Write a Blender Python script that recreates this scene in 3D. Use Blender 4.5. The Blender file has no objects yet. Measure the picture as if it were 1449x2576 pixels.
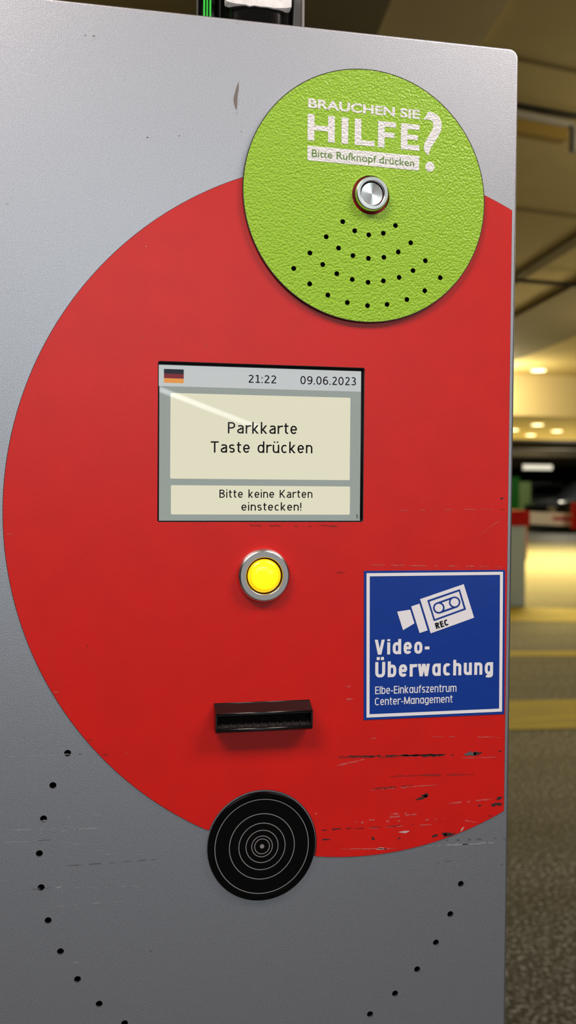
import bpy, bmesh, math, random
from mathutils import Vector, Matrix
from mathutils.geometry import tessellate_polygon

random.seed(7)
sc = bpy.context.scene
col = sc.collection

# ------------------------------------------------------------------ camera
W, H, FPX = 1449, 2576, 2350.0
D = 0.55                                   # camera to the plane of the machine's front, metres
EYE = Vector((0.0, -D, 1.20))
yaw, pit, rol = 0.20084962, 0.0262147, 0.00738569
Fv = Vector((math.sin(yaw)*math.cos(pit), math.cos(yaw)*math.cos(pit), -math.sin(pit)))
r0 = Vector((math.cos(yaw), -math.sin(yaw), 0)); u0 = r0.cross(Fv)
Rv = r0*math.cos(rol) + u0*math.sin(rol)
Uv = Rv.cross(Fv)
cam = bpy.data.cameras.new('camera')
cam.sensor_fit = 'VERTICAL'; cam.sensor_height = 36.0; cam.sensor_width = 36.0*W/H
cam.lens = FPX/H*36.0
cam.clip_start = 0.02; cam.clip_end = 200
cam.dof.use_dof = True; cam.dof.focus_distance = 0.565; cam.dof.aperture_fstop = 8.6
co = bpy.data.objects.new('camera', cam); col.objects.link(co)
M3 = Matrix((Rv, Uv, -Fv)).transposed()
co.matrix_world = Matrix.Translation(EYE) @ M3.to_4x4()
sc.camera = co

# ------------------------------------------------------------------ view, world, lights
sc.view_settings.view_transform = 'Standard'
sc.view_settings.look = 'None'
sc.view_settings.gamma = 1.0
sc.view_settings.exposure = 0.0
sc.view_settings.use_curve_mapping = False
sc.cycles.use_denoising = True
sc.cycles.sample_clamp_indirect = 4.0
world = bpy.data.worlds.new('dusk'); sc.world = world; world.use_nodes = True
bg = world.node_tree.nodes['Background']
bg.inputs[0].default_value = (0.60, 0.62, 0.70, 1); bg.inputs[1].default_value = 0.10

def area(name, loc, target, sx, sy, power, colr, spread=180):
    l = bpy.data.lights.new(name, 'AREA'); l.shape = 'RECTANGLE'; l.size = sx; l.size_y = sy
    l.energy = power; l.color = colr; l.spread = math.radians(spread)
    o = bpy.data.objects.new(name, l); col.objects.link(o); o.location = loc
    d = Vector(target) - Vector(loc)
    o.rotation_euler = d.to_track_quat('-Z', 'Y').to_euler()
    return o
def point(name, loc, power, colr, r=0.06):
    l = bpy.data.lights.new(name, 'POINT'); l.energy = power; l.color = colr; l.shadow_soft_size = r
    o = bpy.data.objects.new(name, l); col.objects.link(o); o.location = loc
    return o
# lamps of the driveway behind the photographer, and two added fills
area('driveway_lamp_near', (-0.80, -0.80, 2.54), (-0.80, -0.80, 0), 1.1, 0.45, 34, (1.0, 0.86, 0.80))
area('driveway_lamp_near_lane', (1.25, -0.80, 2.54), (1.25, -0.80, 0), 1.1, 0.45, 33, (1.0, 0.88, 0.82))
area('driveway_lamp_far', (0.1, -5.3, 2.52), (0.1, -5.3, 0), 2.8, 1.7, 165, (0.82, 0.94, 1.0))
l = area('driveway_tube', (2.27, -16.9, 2.58), (2.27, -16.9, 0), 8.7, 0.06, 42, (0.92, 0.97, 1.0))
l.rotation_euler = (0, 0, math.atan2(-8.2, 2.86))
area('silver_fill_west', (-3.6, -14, 2.2), (0, 0, 1.2), 3.6, 0.6, 34, (0.95, 0.97, 1.0))  # unseen pair added to brighten the silver front at mid height
area('silver_fill_east', (6.4, -14, 2.2), (0, 0, 1.2), 3.6, 0.6, 62, (0.95, 0.97, 1.0))

# ------------------------------------------------------------------ geometry helpers
def ray(px, py):
    return Fv + Rv*((px - W/2)/FPX) - Uv*((py - H/2)/FPX)
def at_y(px, py, y=0.0):                    # point of the vertical plane Y = y
    d = ray(px, py); return EYE + d*((y - EYE.y)/d.y)
def at_z(px, py, z):                        # point of the horizontal plane Z = z
    d = ray(px, py); return EYE + d*((z - EYE.z)/d.z)
def xz(px, py, y=0.0):
    p = at_y(px, py, y); return (p.x, p.z)

def tag(o, label=None, cat=None, group=None, kind=None):
    if label: o['label'] = label
    if cat: o['category'] = cat
    if group: o['group'] = group
    if kind: o['kind'] = kind
    return o
def empty(name, loc):
    o = bpy.data.objects.new(name, None); col.objects.link(o); o.location = loc
    o.empty_display_size = 0.1
    return o
def link(name, me, mats, parent=None, smooth=False):
    o = bpy.data.objects.new(name, me); col.objects.link(o)
    for m in (mats if isinstance(mats, (list, tuple)) else [mats]): me.materials.append(m)
    if smooth:
        for p in me.polygons: p.use_smooth = True
    if parent:
        bpy.context.view_layer.update()
        o.parent = parent; o.matrix_parent_inverse = parent.matrix_world.inverted()
    return o
class MB:
    def __init__(s): s.v = []; s.f = []; s.mi = []; s.sm = []
    def add(s, vs, fs, mi=0, sm=False):
        b = len(s.v); s.v += [tuple(v) for v in vs]
        for f in fs: s.f.append(tuple(i + b for i in f)); s.mi.append(mi); s.sm.append(sm)
    def box(s, a, b, mi=0):
        x0, y0, z0 = a; x1, y1, z1 = b
        s.add([(x0,y0,z0),(x1,y0,z0),(x1,y1,z0),(x0,y1,z0),(x0,y0,z1),(x1,y0,z1),(x1,y1,z1),(x0,y1,z1)],
              [(0,3,2,1),(4,5,6,7),(0,1,5,4),(1,2,6,5),(2,3,7,6),(3,0,4,7)], mi)
    def slab(s, pts, dz, mi=0):             # polygon of 3D points thickened by vector dz
        n = len(pts); dz = Vector(dz)
        vs = [Vector(p) for p in pts] + [Vector(p) + dz for p in pts]
        fs = [tuple(range(n)), tuple(range(2*n - 1, n - 1, -1))] + [(i, i + n, (i + 1) % n + n, (i + 1) % n) for i in range(n)]
        s.add(vs, fs, mi)
    def tube(s, pts, r, n=12, mi=0):
        pts = [Vector(p) for p in pts]; rings = []
        for i, p in enumerate(pts):
            t = (pts[min(i + 1, len(pts) - 1)] - pts[max(i - 1, 0)]).normalized()
            a = t.orthogonal().normalized(); b = t.cross(a)
            if rings: 
                a = (pa - t*pa.dot(t)).normalized(); b = t.cross(a)
            pa = a
            rings.append([p + a*(r*math.cos(2*math.pi*k/n)) + b*(r*math.sin(2*math.pi*k/n)) for k in range(n)])
        vs = [v for q in rings for v in q]; fs = []
        for i in range(len(rings) - 1):
            for k in range(n):
                fs.append((i*n + k, i*n + (k + 1) % n, (i + 1)*n + (k + 1) % n, (i + 1)*n + k))
        s.add(vs, fs, mi, True)
        s.add(rings[0], [tuple(range(n - 1, -1, -1))], mi); s.add(rings[-1], [tuple(range(n))], mi)
    def lathe(s, c, prof, n=96, mi=0, cap=True, mis=None):   # around a Y axis through (c.x, c.z); prof = (radius, y)
        cx, cz = c
        for j in range(len(prof) - 1):
            (ra, ya), (rb, yb) = prof[j], prof[j + 1]
            A = [(cx + ra*math.cos(2*math.pi*k/n), ya, cz + ra*math.sin(2*math.pi*k/n)) for k in range(n)]
            B = [(cx + rb*math.cos(2*math.pi*k/n), yb, cz + rb*math.sin(2*math.pi*k/n)) for k in range(n)]
            s.add(A + B, [(k, (k + 1) % n, n + (k + 1) % n, n + k) for k in range(n)], mis[j] if mis else mi, abs(ya - yb) > 1e-7)
        if cap:
            r, y = prof[-1]
            s.add([(cx + r*math.cos(2*math.pi*k/n), y, cz + r*math.sin(2*math.pi*k/n)) for k in range(n)], [tuple(range(n))], mis[-1] if mis else mi)
    def flat(s, loops, y, mi=0):            # filled polygon with holes in the plane Y = y
        ll = [[Vector((x, z, 0)) for x, z in L] for L in loops]
        tris = tessellate_polygon(ll)
        s.add([(v.x, y, v.y) for L in ll for v in L], tris, mi)
    def walls(s, loop, ya, yb, mi=0, sm=False):
        n = len(loop)
        s.add([(x, ya, z) for x, z in loop] + [(x, yb, z) for x, z in loop], [(i, (i + 1) % n, n + (i + 1) % n, n + i) for i in range(n)], mi, sm)
    def build(s, name, mats, parent=None, weld=True):
        me = bpy.data.meshes.new(name); me.from_pydata(s.v, [], s.f)
        me.polygons.foreach_set('material_index', s.mi); me.polygons.foreach_set('use_smooth', s.sm)
        me.update()
        o = link(name, me, mats, parent)
        bm = bmesh.new(); bm.from_mesh(me)
        if weld: bmesh.ops.remove_doubles(bm, verts=bm.verts, dist=1e-6)
        bmesh.ops.recalc_face_normals(bm, faces=bm.faces); bm.to_mesh(me); bm.free()
        return o
def circ(c, r, n=24):
    return [(c[0] + r*math.cos(2*math.pi*k/n), c[1] + r*math.sin(2*math.pi*k/n)) for k in range(n)]
def rrect(x0, z0, x1, z1, r, n=5):
    out = []
    for cx, cz, a in ((x1 - r, z1 - r, 0), (x0 + r, z1 - r, 90), (x0 + r, z0 + r, 180), (x1 - r, z0 + r, 270)):
        for k in range(n + 1):
            t = math.radians(a + 90*k/n); out.append((cx + r*math.cos(t), cz + r*math.sin(t)))
    return out

# ------------------------------------------------------------------ materials
def lin(*c):
    r = []
    for v in c:
        v /= 255.0; r.append(v/12.92 if v <= 0.04045 else ((v + 0.055)/1.055)**2.4)
    return (*r, 1.0)
def mat(name, base, rough=0.5, metal=0.0, emis=None, estr=0.0, spec=0.5, var=0.0, vscale=60.0, bump=0.0, bscale=300.0, stretch=None, coat=0.0):
    m = bpy.data.materials.new(name); m.use_nodes = True
    nt = m.node_tree; b = nt.nodes['Principled BSDF']
    b.inputs['Base Color'].default_value = (*base[:3], 1); b.inputs['Roughness'].default_value = rough
    b.inputs['Metallic'].default_value = metal; b.inputs['Specular IOR Level'].default_value = spec
    b.inputs['Coat Weight'].default_value = coat; b.inputs['Coat Roughness'].default_value = 0.08
    if emis: b.inputs['Emission Color'].default_value = (*emis[:3], 1); b.inputs['Emission Strength'].default_value = estr
    tc = nt.nodes.new('ShaderNodeTexCoord'); src = tc.outputs['Object']
    if stretch:
        mp = nt.nodes.new('ShaderNodeMapping'); mp.inputs['Scale'].default_value = stretch
        nt.links.new(src, mp.inputs['Vector']); src = mp.outputs['Vector']
    if var:
        n = nt.nodes.new('ShaderNodeTexNoise'); n.inputs['Scale'].default_value = vscale; n.inputs['Detail'].default_value = 4
        nt.links.new(src, n.inputs['Vector'])
        r = nt.nodes.new('ShaderNodeValToRGB'); r.color_ramp.elements[0].position = 0.3; r.color_ramp.elements[1].position = 0.7
        r.color_ramp.elements[0].color = (*[c*(1 - var) for c in base[:3]], 1); r.color_ramp.elements[1].color = (*[min(1, c*(1 + var)) for c in base[:3]], 1)
        nt.links.new(n.outputs['Fac'], r.inputs['Fac']); nt.links.new(r.outputs['Color'], b.inputs['Base Color'])
    if bump:
        n2 = nt.nodes.new('ShaderNodeTexNoise'); n2.inputs['Scale'].default_value = bscale; n2.inputs['Detail'].default_value = 3
        nt.links.new(src, n2.inputs['Vector'])
        bp = nt.nodes.new('ShaderNodeBump'); bp.inputs['Strength'].default_value = bump; bp.inputs['Distance'].default_value = 0.0004
        nt.links.new(n2.outputs['Fac'], bp.inputs['Height']); nt.links.new(bp.outputs['Normal'], b.inputs['Normal'])
    return m
def leather(name, base):                    # embossed film
    m = mat(name, base, 0.36)
    nt = m.node_tree; b = nt.nodes['Principled BSDF']
    tc = nt.nodes.new('ShaderNodeTexCoord')
    v = nt.nodes.new('ShaderNodeTexVoronoi'); v.feature = 'SMOOTH_F1'; v.inputs['Scale'].default_value = 760; v.inputs['Smoothness'].default_value = 0.2
    nt.links.new(tc.outputs['Object'], v.inputs['Vector'])
    bp = nt.nodes.new('ShaderNodeBump'); bp.inputs['Strength'].default_value = 0.75; bp.inputs['Distance'].default_value = 0.0005; bp.invert = True
    nt.links.new(v.outputs['Distance'], bp.inputs['Height']); nt.links.new(bp.outputs['Normal'], b.inputs['Normal'])
    return m
M = {}
M['silver'] = mat('silver_paint', (0.50, 0.505, 0.54), 0.42, 0.95, var=0.16, vscale=1500, bump=0.30, bscale=1700)
M['red'] = mat('red_film', lin(210, 15, 2), 0.40, 0, spec=0.5, var=0.05, vscale=40, bump=0.10, bscale=1200)
M['seam'] = mat('dark_seam', (0.02, 0.008, 0.006), 0.7)
M['green'] = leather('green_film', lin(158, 206, 44))
M['print_white'] = leather('white_print', (0.90, 0.90, 0.89))
M['print_green'] = leather('green_print', lin(96, 145, 38))
M['edge'] = mat('panel_edge', (0.035, 0.022, 0.014), 0.45)
M['black'] = mat('black_plastic', (0.006, 0.006, 0.007), 0.38)
M['gloss_black'] = mat('gloss_black', (0.005, 0.005, 0.005), 0.14, spec=0.35)
M['matte_black'] = mat('matte_black', (0.002, 0.002, 0.002), 0.6, spec=0.06)
M['rim_black'] = mat('rim_black', (0.002, 0.002, 0.002), 0.2, spec=0.12)
M['steel'] = mat('steel', (0.80, 0.80, 0.79), 0.24, 1.0)
M['dull_steel'] = mat('dull_steel', (0.46, 0.47, 0.47), 0.5, 0.7, var=0.08, vscale=1500)
M['silver_line'] = mat('silver_line', (0.24, 0.235, 0.235), 0.5)
M['blue'] = mat('blue_film', lin(6, 56, 150), 0.33, 0, var=0.06, vscale=50, stretch=(1, 1, 12))
M['sign_white'] = mat('white_film', (0.90, 0.89, 0.92), 0.4)
M['lens'] = mat('yellow_lens', (0.9, 0.5, 0.02), 0.2, emis=(1.0, 0.52, 0.0), estr=0.9)
M['lens_core'] = mat('yellow_lens_core', (0.9, 0.6, 0.02), 0.2, emis=(1.0, 0.82, 0.0), estr=1.25)
M['amber'] = mat('amber_gap', (0.10, 0.035, 0.0), 0.3)
M['scr_bg'] = mat('display_grey', (0.02, 0.02, 0.02), 0.012, emis=lin(150, 158, 152), estr=0.95)
M['scr_head'] = mat('display_header', (0.02, 0.02, 0.02), 0.012, emis=lin(196, 200, 200), estr=0.95)
M['scr_box'] = mat('display_cream', (0.02, 0.02, 0.02), 0.012, emis=lin(222, 218, 192), estr=1.0)
M['scr_text'] = mat('display_text', (0.004, 0.004, 0.006), 0.12)
M['flag_black'] = mat('flag_black', (0.02, 0.025, 0.04), 0.12)
M['flag_red'] = mat('flag_red', (0.02, 0.01, 0.01), 0.12, emis=lin(120, 28, 45), estr=0.9)
M['flag_gold'] = mat('flag_gold', (0.02, 0.01, 0.01), 0.12, emis=lin(222, 146, 66), estr=1.0)
M['scuff_dark'] = mat('scuff_dark', (0.03, 0.014, 0.012), 0.7)
M['scuff_red'] = mat('scuff_red', (0.30, 0.007, 0.004), 0.6)
M['scuff_light'] = mat('scuff_light', (0.58, 0.085, 0.075), 0.6)
M['scuff_pale'] = mat('scuff_pale', (0.62, 0.38, 0.36), 0.5)
M['scratch_silver'] = mat('scratch_silver', (0.27, 0.27, 0.29), 0.5)
M['scuff_grey'] = mat('scuff_grey', (0.10, 0.095, 0.10), 0.6)
M['grime'] = mat('grime', (0.20, 0.17, 0.15), 0.6)

# anisotropic turned steel cap
def turned():
    m = mat('turned_steel', (0.84, 0.84, 0.83), 0.26, 1.0)
    nt = m.node_tree; b = nt.nodes['Principled BSDF']
    b.inputs['Anisotropic'].default_value = 0.85
    t = nt.nodes.new('ShaderNodeTangent'); t.direction_type = 'RADIAL'; t.axis = 'Y'
    nt.links.new(t.outputs[0], b.inputs['Tangent'])
    return m
M['turned'] = turned()

# ------------------------------------------------------------------ lettering
# skeleton lettering: every glyph is a list of centre lines in a box of its own width, cap height 1
def sup(cx, cy, rx, ry, a0, a1, e=2.3, n=20):
    out = []
    for k in range(n + 1):
        t = math.radians(a0 + (a1 - a0)*k/n); c, s = math.cos(t), math.sin(t)
        out.append((cx + rx*math.copysign(abs(c)**(2/e), c), cy + ry*math.copysign(abs(s)**(2/e), s)))
    return out
def glyph(ch, st):
    w, x, e = st['w'], st['x'], st['e']; h = w/2; k = st['k']
    dots = lambda W, y, g: [[(W/2 - g, y - h), (W/2 - g, y + h)], [(W/2 + g, y - h), (W/2 + g, y + h)]]
    if ch == ' ': return st['sp'], []
    def bowl(W, y0=0.0, y1=None, a0=0, a1=360):
        y1 = x if y1 is None else y1
        return sup(W/2, (y0 + y1)/2, (W - w)/2, (y1 - y0 - w)/2, a0, a1, e, 40)
    D_ = st['desc']; n_ = 0.56*k; asc = st['asc']
    def arch(xa, xb, base=0.0):             # from the left stem over the top to the right stem
        r = (xb - xa)/2; ry = min(r*1.05, x*0.42)
        return sup((xa + xb)/2, x - h - ry, r, ry, 180, 0, e) + [(xb, base)]
    if ch in 'oöO0':
        if ch == 'o': return n_, [bowl(n_)]
        W = (0.60 if ch == '0' else 0.8)*k; return W, [bowl(W, 0, 1)]
    if ch == 'e':
        W = n_; return W, [[(h, x*0.5), (W - h*.6, x*0.5)], bowl(W, a0=0, a1=322)]
    if ch == 'c': return n_*0.93, [bowl(n_*0.93 + 0.04*k, a0=48, a1=312)]
    if ch in 'bpdqg' or (ch == 'a' and st['single']):
        W = n_*1.03; L = [bowl(W)]
        if ch == 'b': L.append([(h, 0), (h, asc)])
        if ch == 'd': L.append([(W - h, 0), (W - h, asc)])
        if ch == 'p': L.append([(h, -D_), (h, x)])
        if ch == 'a': L.append([(W - h, 0), (W - h, x)])
        if ch == 'g': L.append([(W - h, x), (W - h, 0.06)] + sup(W/2, 0.02, (W - w)/2, D_ - h + 0.02, 0, -150, e))
        return W, L
    if ch == 'a':
        W = n_*0.96
        return W, [sup(W*0.5, x*0.72, W*0.5 - h, x*0.28 - h, 150, 0, e) + [(W - h, 0)],
                   [(W - h, x*0.58), (W*0.5, x*0.58)] + sup(W*0.48, x*0.29 , W*0.48 - h, x*0.29 - h, 90, 270, e) + sup(W*0.5, x*0.36, W*0.5 - h, x*0.36 - h, 270, 345, e)]
    if ch == 'n': W = n_; return W, [[(h, 0), (h, x)], arch(h, W - h)]
    if ch == 'h': W = n_; return W, [[(h, 0), (h, asc)], arch(h, W - h)]
    if ch == 'm': W = n_*1.62; return W, [[(h, 0), (h, x)], arch(h, W/2), arch(W/2, W - h)]
    if ch in 'uü':
        W = n_; r = (W - w)/2; ry = min(r*1.05, x*0.42)
        L = [[(W - h, 0), (W - h, x)], [(h, x)] + sup(W/2, h + ry, r, ry, 180, 360, e)]
        if ch == 'ü': L += dots(W, asc - h*1.05, W*0.23)
        return W, L
    if ch == 'r':
        W = 0.38*k; r = W - h*0.4; return W, [[(h, 0), (h, x)], sup(h + r*0.9, x - h - 0.24, r*0.9, 0.24, 180, 78, e)]
    if ch == 'f':
        W = 0.36*k; s = W*0.42; return W, [[(s, 0), (s, asc - 0.2)] + sup(s + 0.18*k, asc - h - 0.17, 0.18*k, 0.17, 180, 85, e), [(0, x - h*0.8), (W*0.95, x - h*0.8)]]
    if ch == 't':
        W = 0.37*k; s = W*0.40; return W, [[(s, x + 0.2), (s, 0.2)] + sup(s + 0.18*k, h + 0.15, 0.18*k, 0.15, 180, 275, e), [(0, x - h*0.8), (W, x - h*0.8)]]
    if ch == 'i': return w, [[(h, 0), (h, x)], [(h, asc - st['dot']), (h, asc)]]
    if ch == 'l': return w, [[(h, 0), (h, asc)]]
    if ch == 'k': W = n_*0.98; return W, [[(h, 0), (h, asc)], ('d', w*0.8, x*0.36, W - h*1.5, x), ('d', w*1.15, x*0.54, W - h*1.2, 0)]
    if ch == 's':
        W = n_*0.86; r = W/2 - h; q = (x - w)/4; c = (x/2)
        return W, [sup(W/2, c + q, r, q, 28, 268, e) [:-1] + sup(W/2, c - q, r, q, 90, -152, e)]
    if ch == 'z': W = n_*0.86; return W, [[(0, x - h), (W, x - h)], ('d', W - h*1.5, x - h, h*1.5, h), [(0, h), (W, h)]]
    if ch == 'w': W = n_*1.45; return W, [('d', h*1.03, x, W*0.28, 0), ('d', W*0.5 - h*.1, x, W*0.28, 0), ('d', W*0.5 + h*.1, x, W*0.72, 0), ('d', W - h*1.03, x, W*0.72, 0)]
    if ch == '-': W = 0.32*k; return W, [[(0, x*0.46), (W, x*0.46)]]
    if ch == '.': return w, [[(h, 0), (h, w*1.1)]]
    if ch == ':': return w, [[(h, 0.0), (h, w*1.1)], [(h, x*0.78), (h, x*0.78 + w*1.1)]]
    if ch == '!': return w, [[(h, 0), (h, w*1.1)], [(h, 0.30), (h, 1)]]
    if ch == 'V': W = 0.68*k; return W, [('d', h*1.05, 1, W/2 - h*.12, 0), ('d', W - h*1.05, 1, W/2 + h*.12, 0)]
    if ch in 'UÜ':
        W = 0.66*k; r = (W - w)/2
        L = [[(h, 1), (h, h + 0.32)] + sup(W/2, h + 0.27, r, 0.27, 180, 360, e) + [(W - h, 1)]]
        if ch == 'Ü': L += dots(W, 1.22, W*0.21)
        return W, L
    if ch == 'E': W = 0.53*k; return W, [[(h, 0), (h, 1)], [(0, 1 - h), (W, 1 - h)], [(0, 0.52), (W*0.94, 0.52)], [(0, h), (W, h)]]
    if ch == 'C': W = 0.66*k; return W, [bowl(W + 0.02, 0, 1, 45, 315)]
    if ch == 'M': W = 0.84*k; return W, [[(h, 0), (h, 1)], [(W - h, 0), (W - h, 1)], ('d', h*1.1, 1, W/2, 0.06), ('d', W - h*1.1, 1, W/2, 0.06)]
    if ch == 'R': W = 0.62*k; return W, [[(h, 0), (h, 1)], [(0, 1 - h), (W*0.5, 1 - h)] + sup(W*0.5, 0.73, W*0.5 - h, 0.27 - h, 90, -90, 2.0) + [(0, 0.46 + h)], ('d', W*0.5, 0.50, W - h*1.05, 0)]
    if ch == 'P': W = 0.60*k; return W, [[(h, 0), (h, 1)], [(0, 1 - h), (W*0.5, 1 - h)] + sup(W*0.5, 0.71, W*0.5 - h, 0.29 - h, 90, -90, 2.0) + [(0, 0.42 + h)]]
    if ch == 'B': W = 0.62*k; return W, [[(h, 0), (h, 1)], [(0, 1 - h), (W*0.5, 1 - h)] + sup(W*0.5, 0.75, W*0.44 - h, 0.25 - h, 90, -90, 2.0) + [(0, 0.5 + h)],
                                         [(W*0.4, 0.5 + h)] + sup(W*0.5, 0.28, W*0.5 - h, 0.28 - h, 90, -90, 2.0) + [(0, h)]]
    if ch == 'K': W = 0.66*k; return W, [[(h, 0), (h, 1)], ('d', w*.7, 0.36, W - h*1.4, 1), ('d', w*1.5, 0.56, W - h*1.1, 0)]
    if ch == 'T': W = 0.66*k; return W, [[(0, 1 - h), (W, 1 - h)], [(W/2, 0), (W/2, 1)]]
    if ch == '1': W = 0.50*k; return W, [[(W*0.56, 0), (W*0.56, 1), ], [(W*0.1, 0.86), (W*0.56, 0.97)], [(W*0.08, h), (W, h)]]
    if ch == '2': W = 0.56*k; return W, [sup(W*0.48, 0.72, W*0.48 - h, 0.28 - h, 155, -30, 2.1) + [(h*1.2, h*1.3)], [(h*.6, h), (W, h)]]
    if ch == '3': W = 0.56*k; return W, [sup(W*0.44, 0.75, W*0.5 - h, 0.25 - h, 140, -90, 2.1), sup(W*0.44, 0.275, W*0.56 - h, 0.275 - h, 90, -140, 2.1)]
    if ch == '5': W = 0.54*k; return W, [[(W*0.9, 1 - h), (h*1.4, 1 - h), (h*1.4, 0.56)] + sup(W*0.42, 0.32, W*0.56 - h, 0.32 - h, 128, -140, 2.1)]
    if ch in '69':
        W = 0.60*k
        L = [sup(W/2, 0.32, W/2 - h, 0.32 - h, 0, 360, 2.1, 40), sup(W*0.60, 0.5, W*0.60 - h, 0.5 - h, 180, 62, 2.1) , [(h, 0.30), (h, 0.5)]]
        if ch == '9': L = [[(W - a, 1 - b) for a, b in l] for l in L]
        return W, L
    raise KeyError(ch)
def stroke(pts, w):                         # centre line -> strip of quads with mitred joints
    if pts[0] == 'd':                       # diagonal with level ends
        _, xa, ya, xb, yb = pts; q = w/2*math.hypot(xb - xa, yb - ya)/abs(yb - ya)
        return [Vector((xa - q, ya)), Vector((xa + q, ya)), Vector((xb + q, yb)), Vector((xb - q, yb))], [(0, 1, 2, 3)]
    P = [Vector((a, b)) for a, b in pts]; Q = [P[0]]
    for p in P[1:]:
        if (p - Q[-1]).length > 1e-5: Q.append(p)
    P = Q; closed = (P[0] - P[-1]).length < 1e-4 and len(P) > 4
    if closed: P = P[:-1]
    n = len(P); L = []; R = []
    for i in range(n):
        a = P[i - 1] if (i > 0 or closed) else None
        b = P[(i + 1) % n] if (i < n - 1 or closed) else None
        d0 = (P[i] - a).normalized() if a is not None else None
        d1 = (b - P[i]).normalized() if b is not None else None
        d0 = d0 or d1; d1 = d1 or d0
        n0 = Vector((-d0.y, d0.x)); n1 = Vector((-d1.y, d1.x)); m = n0 + n1
        m = n0 if m.length < 1e-4 else m.normalized()
        s = min(1/max(m.dot(n0), 0.35), 1.6)
        L.append(P[i] + m*(w/2*s)); R.append(P[i] - m*(w/2*s))
    vs = L + R; fs = [(i, i + 1, n + i + 1, n + i) for i in range(n - 1)]
    if closed: fs.append((n - 1, 0, n, 2*n - 1))
    return vs, fs
SANS = dict(dot=0.13, w=0.128, x=0.75, e=2.15, k=1.0, desc=0.29, asc=1.04, sp=0.33, single=False, ls=0.16)
COND = dict(dot=0.13, w=0.20, x=0.81, e=2.7, k=0.98, desc=0.20, asc=1.02, sp=0.3, single=True, ls=0.165)
LITE = dict(dot=0.11, w=0.125, x=0.80, e=2.6, k=0.92, desc=0.22, asc=1.02, sp=0.3, single=True, ls=0.11)
def frame(bl, br, tl, y):                   # writing frame on the plane Y = y from three points seen in the photograph
    O, B, T = at_y(*bl, y), at_y(*br, y), at_y(*tl, y)
    return O, B - O, Vector((0, 0, T.z - O.z))
def write(name, text, st, bl, br, tl, y, m, parent):
    O, U, V = frame(bl, br, tl, y)
    x = 0; vs = []; fs = []; nl = 0
    for i, ch in enumerate(text):
        nl = 0; Wd, L = glyph(ch, st)
        for l in L:
            a, f = stroke(l, st['w']); b = len(vs)
            vs += [(p.x + x, p.y, nl) for p in a]; fs += [tuple(q + b for q in g) for g in f]; nl += 1
        x += Wd + (st['ls'] if i < len(text) - 1 else 0)
    mb = MB(); mb.add([O + U*(a/x) + V*b - Vector((0, 0.00003*c, 0)) for a, b, c in vs], fs)
    return mb.build(name, m, parent, False)
def write_font(name, text, bl, br, tl, y, m, parent, bold=0.0):
    def shape(s):
        c = bpy.data.curves.new('lettering_curve', 'FONT'); c.body = s; c.offset = bold; c.resolution_u = 5; c.fill_mode = 'FRONT'
        o = bpy.data.objects.new('lettering_curve', c); col.objects.link(o)
        bpy.context.view_layer.update()
        me = bpy.data.meshes.new_from_object(o.evaluated_get(bpy.context.evaluated_depsgraph_get()))
        bpy.data.objects.remove(o); bpy.data.curves.remove(c)
        return me
    hm = shape('H'); cap = max(v.co.y for v in hm.vertices); base = min(v.co.y for v in hm.vertices)
    me = shape(text); me.name = name
    x0 = min(v.co.x for v in me.vertices); x1 = max(v.co.x for v in me.vertices)
    O, U, V = frame(bl, br, tl, y)
    for v in me.vertices:
        v.co = O + U*((v.co.x - x0)/(x1 - x0)) + V*((v.co.y - base)/(cap - base))
    return link(name, me, m, parent)

# ------------------------------------------------------------------ ticket machine
TOP = at_y(1261, 118.5).z
RIGHT = at_y(1288, 1400).x
LEFT = RIGHT - 0.46
machine = empty('ticket_machine', ((LEFT + RIGHT)/2, 0.16, 0))
tag(machine, 'silver parking ticket machine with big red disc and lit ticket screen', 'ticket machine')

# circles measured on the front
RED_C, RED_R = (0.28916804*D, 1.2 - 0.02761436*D), 0.38466718605339656*D
GREEN_C, GREEN_R = xz(922.5, 494, -0.0025), 0.1375*D
YEL_C, YEL_R = (0.17673524*D, 1.2 - 0.0957747*D), 0.0294316*D
BLK_C, BLK_R = (0.17678939*D, 1.2 - 0.39271364*D), 0.0597596*D
CALL_C = xz(929.5, 494.2)
SCR = [xz(395.5, 907), xz(917, 926.5), xz(914, 1313), xz(397.5, 1313.5)]
sx0, sx1 = (SCR[0][0] + SCR[3][0])/2, (SCR[1][0] + SCR[2][0])/2
sz1, sz0 = (SCR[0][1] + SCR[1][1])/2, (SCR[2][1] + SCR[3][1])/2
screen_loop = rrect(sx0, sz0, sx1, sz1, 0.0012, 3)
hole_px = [(170,1895),(133,1976),(109.5,2060),(99,2147.5),(103.5,2233),(121,2316),(152,2394),(195,2464),(249.5,2526),(313.5,2575),
           (1159.5,2224),(1133,2300),(1097,2371.5),(1049.5,2439),(994,2500),(931,2552)]
hole_c = [xz(*p) for p in hole_px]
# the ring of holes goes on below the picture
ring = [(-0.02 + 0.0, 0)]
HR = 0.0020
spk_c = []
for row in ([(593,901),(661,953),(741,976),(824,967),(893,923)],
            [(499,987),(569,1051),(651,1094),(739,1110),(827,1104),(909,1073),(980,1021)],
            [(406,1079),(479,1145),(559,1197),(647,1230),(737,1246),(824,1238),(914,1218),(993,1179),(1063,1123)],
            [(314,1167),(405,1255),(508,1319),(619,1361),(734,1379),(845,1372),(958,1344),(1060,1294),(1148,1220)]):
    for a, b in row: spk_c.append(xz(600 + a/2.264, 160 + b/2.264, -0.0025))

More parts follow.
